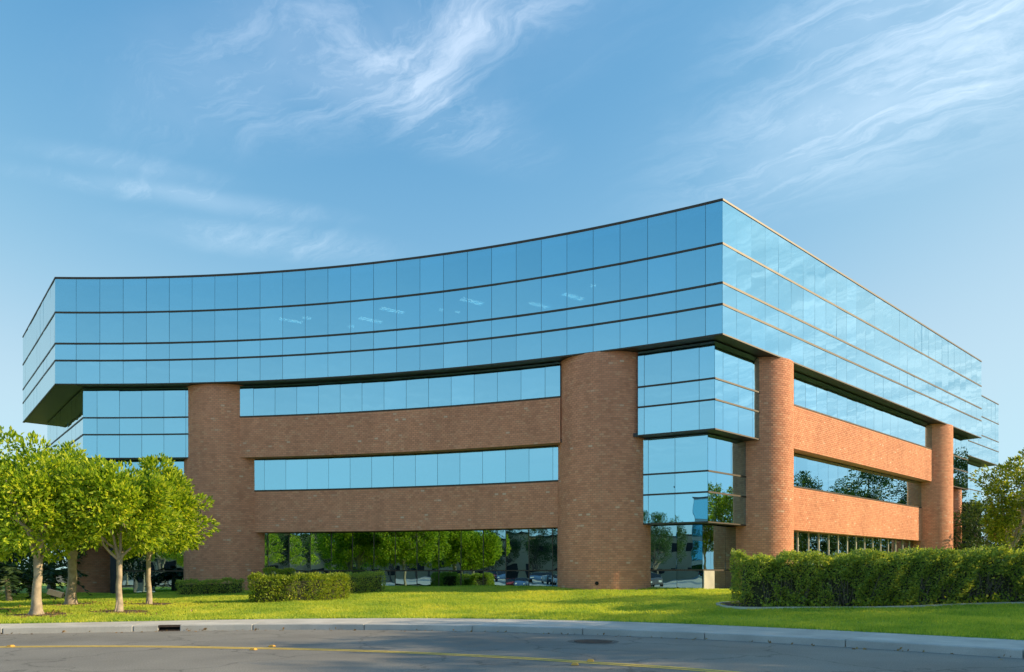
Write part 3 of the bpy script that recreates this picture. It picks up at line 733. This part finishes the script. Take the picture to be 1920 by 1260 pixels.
def mulch(p, rx, ry, seed):
    r = np.random.default_rng(seed); n = 28; V = [(0, 0, .035)]
    for k in range(n):
        a = 2 * math.pi * k / n; q_ = 1 + r.normal() * .07; x, y = rx * q_ * math.cos(a), ry * q_ * math.sin(a)
        V.append((x, y, float(lawn_z(p[0] + x, p[1] + y)) - p[2] + .02))
    return V, [(0, 1 + k, 1 + (k + 1) % n) for k in range(n)]
fg = 'fig trees on the lawn at the left'
T = [  # px, depth, fork height, crown centre, crown radii, trunk radius, lean, label
    (68, 22.0, 1.75, (.10, 0, 3.35), (1.85, 1.8, 1.75), .13, (.05, 0), 'leafy fig tree with the thickest split trunk, left of the other trees', 11, 14000),
    (134, 26.8, 2.0, (.3, .2, 3.75), (1.8, 1.75, 1.7), .16, (.06, 0), 'leafy fig tree with a pale forked trunk standing before the leftmost brick pillar', 12, 13000),
    (223, 23.0, 1.75, (.05, 0, 3.3), (1.65, 1.6, 1.6), .092, (.03, 0), 'sunlit fig tree with a slim straight trunk nearest the storm drain', 13, 14000),
    (279, 26.8, 1.95, (.35, .1, 3.5), (1.7, 1.65, 1.6), .085, (.02, 0), 'sunlit fig tree with the thinnest trunk, next to the brick pillar and low hedge', 14, 13000),
    (-38, 24.5, 1.9, (.2, 0, 3.5), (2.0, 2.0, 1.85), .16, (0, 0), 'fig tree cut off by the left edge of the picture', 15, 11000)]
for px, Y, fh, cc_, cr_, tr_, ln_, lab, sd, nl in T:
    p = at_px(px, Y); t_ = tree('fig_tree', lab, p, fh, cc_, cr_, tr_, sd, nleaf=nl, nclump=100, size=.165, group=fg, lean=ln_, limbs=6)
    V, F = mulch(p, .95, .8, sd); MB().add(V, F).build('mulch', M['soil'], t_)
# dark planting behind them at the left edge
for i, (px, Y, hgt, cr_, lab) in enumerate([(20, 40, 4.2, 3.2, 'dark round evergreen tree behind the fig trees at the left edge'), (-60, 34, 3.6, 3.0, 'dark spreading evergreen tree at the left edge beyond the fig trees'), (95, 52, 4.0, 3.4, 'dark evergreen tree far behind the leftmost brick pillar')]):
    tree('evergreen_tree', lab, at_px(px, Y), 1.4, (0, 0, hgt - .8), (cr_, cr_ * .9, cr_ * .8), .2, 30 + i, 'leaf_dark', 'bark_dark', 9000, 80, .2, 'evergreens behind the fig trees')
def palm(px, Y, h, label, seed):
    r = np.random.default_rng(seed); p = at_px(px, Y); root = empty('palm', p); tag(root, label, 'palm', 'small palms beside the lawn')
    mb = MB(); lx = r.normal() * .35; mb.tube([(0, 0, -.1), (lx * .4, 0, h * .5), (lx, 0, h)], [.13, .1, .09], 8); mb.build('trunk', M['bark_dark'], root)
    P = []; Dn = []; mb = MB()
    for k in range(16):
        a = r.uniform(0, 6.28); el = r.uniform(-.1, 1.1); ln = r.uniform(1.0, 1.5); pr = None
        for t in np.linspace(0, 1, 26):
            x = ln * t * math.cos(el * (1 - .3 * t)); z = ln * (t * math.sin(el) - .75 * t * t); q0 = np.array([lx + x * math.cos(a), x * math.sin(a), h + z])
            for s in (-1, 1): P.append(q0); Dn.append(np.array([-math.sin(a) * s + .5 * math.cos(a), math.cos(a) * s + .5 * math.sin(a), -.35]))
    leaves('crown', np.array(P), np.array(Dn), .34, M['palm'], root, r, .12, jitter=.2)
palm(18, 31, 1.3, 'small leaning palm at the left edge of the lawn', 51); palm(62, 33, 1.0, 'small arching palm behind the thick split trunk', 52); palm(100, 34, 1.2, 'small arching palm above the floodlight', 53)
# floodlight on a stake
fp_ = at_px(104, 30.0); fl = empty('floodlight', fp_, .4); tag(fl, 'small tilted grey landscape floodlight on the lawn between two tree trunks', 'floodlight')
MB().tube([(0, 0, -.05), (0, 0, .2)], .03, 8).build('stake', M['bark_dark'], fl)
Mt = Euler((0, R(18), 0)).to_matrix()
MB().box((0, 0, .33), (.55, .34, .22), M=Mt).build('housing', simple('grey_housing', (.17, .165, .15), .5), fl)
MB().box((.27, 0, .245), (.03, .30, .18), M=Mt).build('lens', M['black'], fl)

def hedge(name, label, path, hw, h, seed, leaf='leaf_hedge', dens=800, size=.07, group=None, rough=.05, gaps=0.0, stems=0, closed_r=.35):
    """clipped hedge along a plan polyline: rounded-end box, leaves on all faces over twiggy dark core"""
    r = np.random.default_rng(seed); P0 = Path(path); c0 = P0.at([P0.len / 2])[0]; zb = float(lawn_z(*c0)); root = empty(name, (c0[0], c0[1], zb)); tag(root, label, 'hedge', group)
    Ls = P0.len; area = 2 * Ls * h + 2 * Ls * hw + 4 * hw * h; n = int(area * dens)
    s = r.uniform(-hw * .9, Ls + hw * .9, n); tsel = r.random(n) * (2 * h + 2 * hw)
    side = np.where(tsel < h, -1., np.where(tsel < 2 * h, 1., 0)); z = np.where(tsel < h, tsel, np.where(tsel < 2 * h, tsel - h, h))
    off = np.where(side != 0, side * hw, (tsel - 2 * h) - hw)
    # round the ends
    over = np.maximum(0, np.maximum(-s, s - Ls)); lim = np.sqrt(np.maximum(hw ** 2 - over ** 2, 0)); off = np.clip(off, -lim, lim) 
    # rounded top edge
    edge = np.maximum(0, z - (h - .12)); off -= np.sign(off) * np.minimum(np.abs(off), edge * .55)
    sc = np.clip(s, 0, Ls); q_ = P0.at(sc); nr = P0.nrm(sc); tg = np.c_[-nr[:, 1], nr[:, 0]]; ext = (s - sc)
    bump_ = rough * (np.sin(s * 3.1 + z * 2.3) + np.sin(s * 7.7 - z * 5.1 + 1.7)) + r.normal(size=n) * rough * .7 - np.abs(r.normal(size=n)) * .06
    outd = np.where(side != 0, 1., .0)
    sg = np.where(side != 0, side, 0)
    xy = q_ + nr * (off + sg * bump_)[:, None] + tg * ext[:, None]
    zz_ = np.where(side != 0, z, z + bump_ * .8) + r.normal(size=n) * .015
    Pn = np.c_[xy, zz_ + lawn_z(xy[:, 0], xy[:, 1])]; Dn = np.c_[nr * (off / hw)[:, None], np.where(side != 0, .25, .9)]
    keep = np.ones(n, bool)
    if gaps: 
        g = np.sin(s * 1.9 + .7) * np.sin(s * .83 + 2) + .35 * np.sin(s * 5 + z * 4); keep = ~((z < .75 * h * .75) & (side != 0) & (g > 1 - gaps) & (r.random(n) < .85)) & ~((z < .22) & (side != 0) & (r.random(n) < .5))
    Pn = Pn[keep] - np.array([c0[0], c0[1], zb]); Dn = Dn[keep]
    leaves('foliage', Pn, Dn, size, M[leaf], root, r, .55, jitter=.9)
    # core of twigs: a narrower, uneven solid inside
    n_ = max(6, int(Ls / .4)); t = np.linspace(-hw * .45, Ls + hw * .45, n_); tc_ = np.clip(t, 0, Ls); q2 = P0.at(tc_); n2 = P0.nrm(tc_); tg2 = np.c_[-n2[:, 1], n2[:, 0]]; q2 = q2 + tg2 * (t - tc_)[:, None]; V = []; F = []
    for i in range(n_):
        k = .62 + .06 * math.sin(i * 1.7); A = q2[i] + n2[i] * hw * k; B = q2[i] - n2[i] * hw * k; z0 = lawn_z(*q2[i]) - .1
        for pp, zc in ((A, z0), (A, z0 + h * .92), (B, z0 + h * .92), (B, z0)): V.append((pp[0] - c0[0], pp[1] - c0[1], zc - zb))
    for i in range(n_ - 1):
        for k in range(4): F.append((i * 4 + k, i * 4 + (k + 1) % 4, i * 4 + 4 + (k + 1) % 4, i * 4 + 4 + k))
    F += [(0, 1, 2, 3), (4 * n_ - 1, 4 * n_ - 2, 4 * n_ - 3, 4 * n_ - 4)]
    MB().add(V, F).build('twig_core', simple('hedge_core', (.06, .065, .03), .95, 0, .5, 8, 1.0, 20), root)
    if stems:
        mb = MB()
        for k in range(stems):
            s_ = r.uniform(0, Ls); p_ = P0.at([s_])[0]; nn = P0.nrm([s_])[0]; a = r.uniform(-.9, .9); z0 = float(lawn_z(*p_)) - zb
            st_ = p_ - c0 + nn * hw * r.uniform(.55, .8); tip = st_ + nn * r.uniform(.05, .3) + np.array([a * .5, 0])
            mb.tube([(*st_, z0 - .05), (*(st_ * .5 + tip * .5), z0 + h * .25), (*tip, z0 + h * r.uniform(.4, .65))], [.02, .014, .008], 5, False)
        mb.build('stem', M['bark_dark'], root)
    return root
# clipped hedges on the lawn (near edge towards the street)
def pxp(px, Y): return ((px - CXP) / FPX * Y, Y)
hedge('hedge', 'low dark green clipped hedge at the foot of the left brick pillar', [pxp(345, 33.6), pxp(444, 33.6)], .34, .66, 61, 'leaf_hedge', 900, .07, 'clipped hedges')
hedge('hedge', 'sunlit yellow green clipped hedge in the middle of the lawn', [pxp(492, 27.2), pxp(560, 27.6), pxp(628, 29.0)], .55, .95, 62, 'leaf_gold', 900, .085, 'clipped hedges', .06)
hedge('hedge', 'darker clipped hedge joined behind the right end of the sunlit hedge', [pxp(640, 31.5), pxp(700, 32.6)], .5, .85, 63, 'leaf_hedge', 900, .075, 'clipped hedges')
hedge('hedge', 'small golden clipped hedge peeping over the sunlit hedge', [pxp(512, 34.0), pxp(534, 34.2)], .5, 1.12, 64, 'leaf_gold', 900, .08, 'clipped hedges')
HR = curve([(8.0, 23.3), (10.5, 22.95), (14, 23.0), (20, 23.2), (27, 23.6)], 60)
hedge('hedge', 'long tall clipped hedge along the lawn at the right, bare stems at its foot', HR, .8, 1.55, 65, 'leaf_hedge', 1500, .085, 'clipped hedges', .095, .6, 300)
hedge('hedge', 'low hedge running back from the tall hedge towards the corner pillar', curve([(13.5, 26.5), (16, 28.5), (19, 31)], 20), .5, 1.3, 66, 'leaf_hedge', 500, .08, 'clipped hedges')
# mulch bed and concrete mowing strip round the long hedge
bed = []; HPth = Path(HR)
fo = HPth.p + HPth.nrm(HPth.s) * 1.25; bo = HPth.p - HPth.nrm(HPth.s) * 1.1
cap_ = [HR[0] + np.array([math.cos(a), math.sin(a)]) * 1.2 for a in np.linspace(math.radians(95), math.radians(258), 18)]
outl = np.vstack([bo[::-1], cap_, fo]); outl = resample(outl, 220)
mbv = [(x, y, float(lawn_z(x, y)) + .02) for x, y in outl]
mb = MB(); A_ = outl; B_ = offset_pts(outl, -.0)
half_n = 110
V = [(x, y, float(lawn_z(x, y)) + .025) for x, y in np.vstack([bo[::-1], fo])]; m_ = len(bo)
Fb = [(m_ - 1 - i, m_ - 2 - i, m_ + i + 1, m_ + i) for i in range(m_ - 1)]
nv = len(V); V.append((HR[0][0], HR[0][1], float(lawn_z(*HR[0])) + .03)); V += [(x, y, float(lawn_z(x, y)) + .025) for x, y in cap_]
Fb += [(nv, nv + 1 + i, nv + 2 + i) for i in range(len(cap_) - 1)]
o = MB().add(V, Fb).build('planting_bed', M['soil']); o['kind'] = 'structure'
OP = Path(outl); t = np.linspace(0, OP.len, 200); P = OP.at(t); nr = OP.nrm(t); V = []; F = []
for i in range(200):
    z0 = float(lawn_z(*P[i])); a = P[i] + nr[i] * .06; b_ = P[i] - nr[i] * .06; V += [(*a, z0 - .05), (*a, z0 + .06), (*b_, z0 + .06), (*b_, z0 - .05)]
for i in range(199):
    for k in range(4): F.append((i * 4 + k, i * 4 + (k + 1) % 4, i * 4 + 4 + (k + 1) % 4, i * 4 + 4 + k))
o = MB().add(V, F).build('mowing_strip', M['concrete']); tag(o, 'narrow curved concrete edging strip round the tall hedge bed', 'edging')
# ground cover in front of the hedge stems
r_ = np.random.default_rng(70); s = r_.uniform(0, HPth.len, 2600); q_ = HPth.at(s) + HPth.nrm(s) * r_.uniform(.75, 1.15, 2600)[:, None]
clus = (np.sin(s * 2.1) + np.sin(s * 4.7 + 1)) > r_.uniform(-1.5, 1.2, 2600)
q_ = q_[clus]; P = np.c_[q_, lawn_z(q_[:, 0], q_[:, 1]) + np.abs(r_.normal(size=len(q_))) * .10 + .03]
o = leaves('ground_cover', P, np.tile([0, -.4, .7], (len(P), 1)), .10, M['leaf_gold'], None, r_, .8, 'stuff', .9); tag(o, 'low leafy ground cover at the foot of the tall hedge', 'ground cover')
# right-hand flowering tree and far trees
p = at_px(1893, 34.0)
tree('flowering_tree', 'sparse yellowing tree with pink blossom behind the right end of the tall hedge', p, 1.9, (.8, .2, 4.2), (2.05, 1.95, 2.3), .09, 81, 'leaf_myrtle', 'bark', 12000, 90, .16, None, (.1, 0), 8, flowers=9)
ftr = [(1850, 50, 5.4, 2.6, 'dark tree close to the far wing behind the flowering tree'), (1925, 58, 7.0, 3.6, 'dark broad tree beyond the flowering tree at the right edge'), (1990, 44, 5.0, 2.6, 'green tree past the right edge behind the flowering tree')]
for i, (px, Y, h, cr_, lab) in enumerate(ftr):
    tree('evergreen_tree', lab, at_px(px, Y), 1.5, (0, 0, h - cr_ * .8), (cr_, cr_, cr_ * .85), .16, 90 + i, 'leaf_dark', 'bark_dark', 7000, 70, .2, 'trees past the right end of the building')

# ------------------------------------------------------------------ the other side of the street (mirrored in the glass, shading the road)
proto_st = tree('street_tree', 'p', (0, 0, .15), 2.4, (0, 0, 4.6), (2.4, 2.3, 2.1), .14, 120, 'leaf_fig', 'bark', 6000, 70, .2, 'street trees across the road')
proto_ta = tree('tall_tree', 'p', (0, 0, .15), 2.6, (0, 0, 8.2), (3.3, 3.1, 5.2), .26, 121, 'leaf_dark', 'bark_dark', 9000, 110, .26, 'tall trees round the car park')
st_spots = [(-41, .5), (-45, -2.0), (-49, -5.0), (-46, 5.0), (-54, -1)]
rgh = [(18.5, 8.6, 1.0), (22, 13.0, 1.05), (23.5, 6.2, 1.0), (27.5, 10.5, 1.1), (31, 14.6, 1.1), (33, 7.4, 1.1), (37, 11.6, 1.2), (41, 16.0, 1.2), (43, 8.0, 1.2), (21, 2.0, 1.0), (48, 12.5, 1.25), (17.2, 12.4, .8)]
tall = [(-58, -22, 1.0), (-50, -34, .85), (-70, -20, 1.0), (-66, -44, .9), (-26, -20, .8), (-31, -24, .85), (60, 56, 1.0), (66, 50, 1.0), (57, 62, 1.1), (72, 58, 1.0), (64, 68, 1.2), (-46, 22, .7)]
def mword(i): return ('first', 'second', 'third', 'fourth', 'fifth', 'sixth', 'seventh', 'eighth', 'ninth', 'tenth', 'eleventh', 'twelfth')[i]
shade = [(21.5, 14.6, .95), (26, 18.4, .95), (30, 13.2, 1.05), (35, 17.4, 1.1), (43, 20, 1.1), (26, 9.5, .95), (33, 8, 1.0), (25.6, 25.2, .8)]
rz = random.Random(5); firsts = {id(proto_st): True, id(proto_ta): True}
def place(proto, x, y, s, label, z=.1):
    if firsts[id(proto)]: o = proto; firsts[id(proto)] = False
    else: o = copy_tree(proto)
    o.location = (x, y, z); o.rotation_euler.z = rz.uniform(0, 6.28); o.scale = (s, s, s * rz.uniform(.92, 1.08)); o['label'] = label; return o
for i, (x, y) in enumerate(st_spots): place(proto_st, x, y, .92 + .03 * (i % 3), 'pale trunked street tree mirrored in the ground floor glass, %s of the row' % mword(i))
for i, (x, y, s) in enumerate(rgh):
    o = place(proto_st, x, y, s, 'roadside tree out of sight at the right that shades the road, %s from the camera' % mword(i), .2); o['group'] = 'roadside trees shading the road'
for i, (x, y, s) in enumerate(tall): place(proto_ta, x, y, s, 'tall dark tree mirrored in the glass or past the car park, %s of the stand' % mword(i))
for i, (x, y, s) in enumerate(shade):
    o = place(proto_ta, x, y, s, 'tall roadside tree out of sight, shadow crossing the road, %s from the bend' % mword(i), .2); o['group'] = 'roadside trees shading the road'
# cars in the car park
def car_proto():
    root = empty('parked_car'); tag(root, 'p', 'car', 'cars parked across the road')
    prof = [(-2.15, .45), (-2.2, .75), (-2.05, .92), (-1.2, 1.0), (-.75, 1.0), (1.0, 1.0), (1.75, .95), (2.1, .85), (2.2, .6), (2.15, .35), (-2.1, .35)]
    def lo(prof, hw, inset=0):
        n = len(prof); V = [(x, -hw, z) for x, z in prof] + [(x, hw, z) for x, z in prof]
        return V, [tuple(range(n))[::-1], tuple(range(n, 2 * n))] + [(i, (i + 1) % n, n + (i + 1) % n, n + i) for i in range(n)]
    b = MB().add(*lo(prof, .88)).build('body', simple('car_paint', (.45, .5, .55), .25, .2, .02), root); bv = b.modifiers.new('round', 'BEVEL'); bv.width = .07; bv.segments = 3
    cab = [(-.95, .98), (-.45, 1.42), (.95, 1.44), (1.6, .98)]
    c = MB().add(*lo(cab, .74)).build('cabin_glass', simple('car_glass', (.02, .025, .03), .05, 0, .02), root); bv = c.modifiers.new('round', 'BEVEL'); bv.width = .05; bv.segments = 2
    MB().box((.25, 0, 1.445), (1.35, 1.3, .03)).build('roof', b.data.materials[0], root)
    for x in (-1.35, 1.35):
        for y in (-.8, .8):
            wl = MB().tube([(x, y - .1, .32), (x, y + .1, .32)], .32, 20).build('wheel', M['black'], root)
            MB().tube([(x, y + .11 * (1 if y > 0 else -1), .32), (x, y + .125 * (1 if y > 0 else -1), .32)], .2, 14).build('rim', M['iron'], wl)
    for y in (-.6, .6):
        MB().box((2.17, y, .66), (.06, .34, .13)).build('headlight', simple('lamp_glass', (.8, .8, .8), .1), root); MB().box((-2.17, y, .74), (.06, .34, .14)).build('tail_light', simple('tail_red', (.4, .02, .02), .2), root)
    return root
car = car_proto(); carcols = [(.45, .5, .55), (.06, .07, .09), (.6, .6, .6), (.08, .16, .32), (.35, .05, .05), (.7, .7, .68), (.12, .12, .13)]
cn = ['silver', 'black', 'pale grey', 'blue', 'dark red', 'white', 'charcoal']
for i, (x, y) in enumerate([(-31, -9), (-33.3, -11.2), (-36, -13), (-40.5, -16.2), (-44, -18), (-28, -6), (-24.5, -3.4)]):
    o = car if i == 0 else copy_tree(car); o.location = (x, y, .07); o.rotation_euler.z = R(48 + (i % 2) * 3); o['label'] = cn[i] + ' car parked across the road, mirrored in the ground floor glass'
    pm = simple('car_paint_' + cn[i].replace(' ', '_'), carcols[i], .25, .2, .02)
    for ch in o.children:
        if ch.name.split('.')[0] in ('body', 'roof'):
            if i: ch.data = ch.data.copy()
            ch.data.materials[0] = pm
# cream warehouse and a glass office across the car park
def env_building(name, label, c, dims, rz_, wall, storeys, nwin, glassy=False):
    root = empty(name, (c[0], c[1], 0), rz_); tag(root, label, 'building'); sx, sy, h = dims
    MB().box((0, 0, h / 2), (sx, sy, h)).build('wall', wall, root); MB().box((0, 0, h + .15), (sx + .3, sy + .3, .3)).build('roof', M['soffit'], root)
    for k in range(storeys):
        for i in range(nwin):
            zc = h / storeys * (k + .5); wd = sx / nwin
            f = MB().box((-sx / 2 + wd * (i + .5), sy / 2 + .03, zc), (wd * (.94 if glassy else .6), .06, h / storeys * (.8 if glassy else .32))).build('window', M['glass'] if glassy else M['dark'], root)
    return root
cream = simple('cream_wall', (.62, .50, .33), .85, 0, .06, .3)
env_building('warehouse', 'long cream walled building across the car park, mirrored in the ground floor glass', (-84, -42), (60, 24, 9.5), R(-62), cream, 2, 12)
env_building('glass_office', 'blue glass office block across the car park, mirrored in the corner glass', (-44, -52), (22, 16, 15.5), R(-28), simple('blue_panel', (.14, .22, .28), .3, .3, .05), 4, 8, True)

# ------------------------------------------------------------------ lawn grass blades
r_ = np.random.default_rng(200); n = 330000
Y = 13.2 + (44 - 13.2) * r_.random(n) ** 1.1; xl = -.82 * Y; xr = 1.05 * Y; X = xl + (xr - xl) * r_.random(n)
ok = (Y > yedge(X) + .03) & ~((X > 7) & (np.abs(Y - 23.1) < 1.1)); X, Y = X[ok], Y[ok]
for c, rr, *_ in PIL:
    k = np.hypot(X - c[0], Y - c[1]) > rr; X, Y = X[k], Y[k]
k = np.hypot(X - C0[0], Y - C0[1]) < p1.r - .03; X, Y = X[k], Y[k]
for px, Yt, *_ in T:
    pt = pxp(px, Yt); k = (np.hypot((X - pt[0]) / .9, (Y - pt[1]) / .75) > 1) | (r_.random(len(X)) < .1); X, Y = X[k], Y[k]
n = len(X); base = np.c_[X, Y, lawn_z(X, Y) - .004]; nb_ = 3
V = []; h = .045 + .035 * r_.random(n) + .015 * np.sin(X * 1.7 + Y * 2.2)
for _ in range(nb_):
    a = r_.uniform(0, 6.28, n); dx = np.c_[np.cos(a), np.sin(a), 0 * a] * .014; jt = np.c_[r_.normal(size=(n, 2)) * .03, 0 * a]; tip = np.c_[r_.normal(size=(n, 2)) * .03, h * r_.uniform(.7, 1.3, n)]
    V.append(np.stack([base + jt - dx, base + jt + dx, base + jt + tip], 1))
V = np.concatenate(V).reshape(-1, 3); F = np.arange(len(V)).reshape(-1, 3)
o = fast('grass', V, F, M['grass']); tag(o, 'mown green grass blades covering the lawn', 'grass', None, 'stuff')

# fallen leaves on the lawn under the trees and along the gutter
r_ = np.random.default_rng(300); P = []
for px, Yt, *_ in T:
    pt = pxp(px, Yt); k = 130; P.append(np.c_[pt[0] + r_.normal(size=k) * 1.3, pt[1] + r_.normal(size=k) * 1.0])
P = np.vstack(P); P = P[P[:, 1] > yedge(P[:, 0]) + .1]; P = np.c_[P, lawn_z(P[:, 0], P[:, 1]) + .05]
s_ = r_.uniform(KP.len * .3, KP.len * .75, 260); g_ = KP.at(s_) + KP.nrm(s_) * (.02 + np.abs(r_.normal(size=260)) * .18)[:, None]
P = np.vstack([P, np.c_[g_, np.full(260, .012)]])
M['dry'] = leaf_mat('dry_leaf', [(.1, (.16, .09, .04)), (.6, (.30, .18, .07)), (.9, (.42, .30, .10))], .2)
o = leaves('leaf_litter', P, np.tile([1, 0, .08], (len(P), 1)), .075, M['dry'], None, r_, .6, 'stuff', 1.2, .1); tag(o, 'brown fallen leaves under the trees and along the gutter', 'leaf litter')
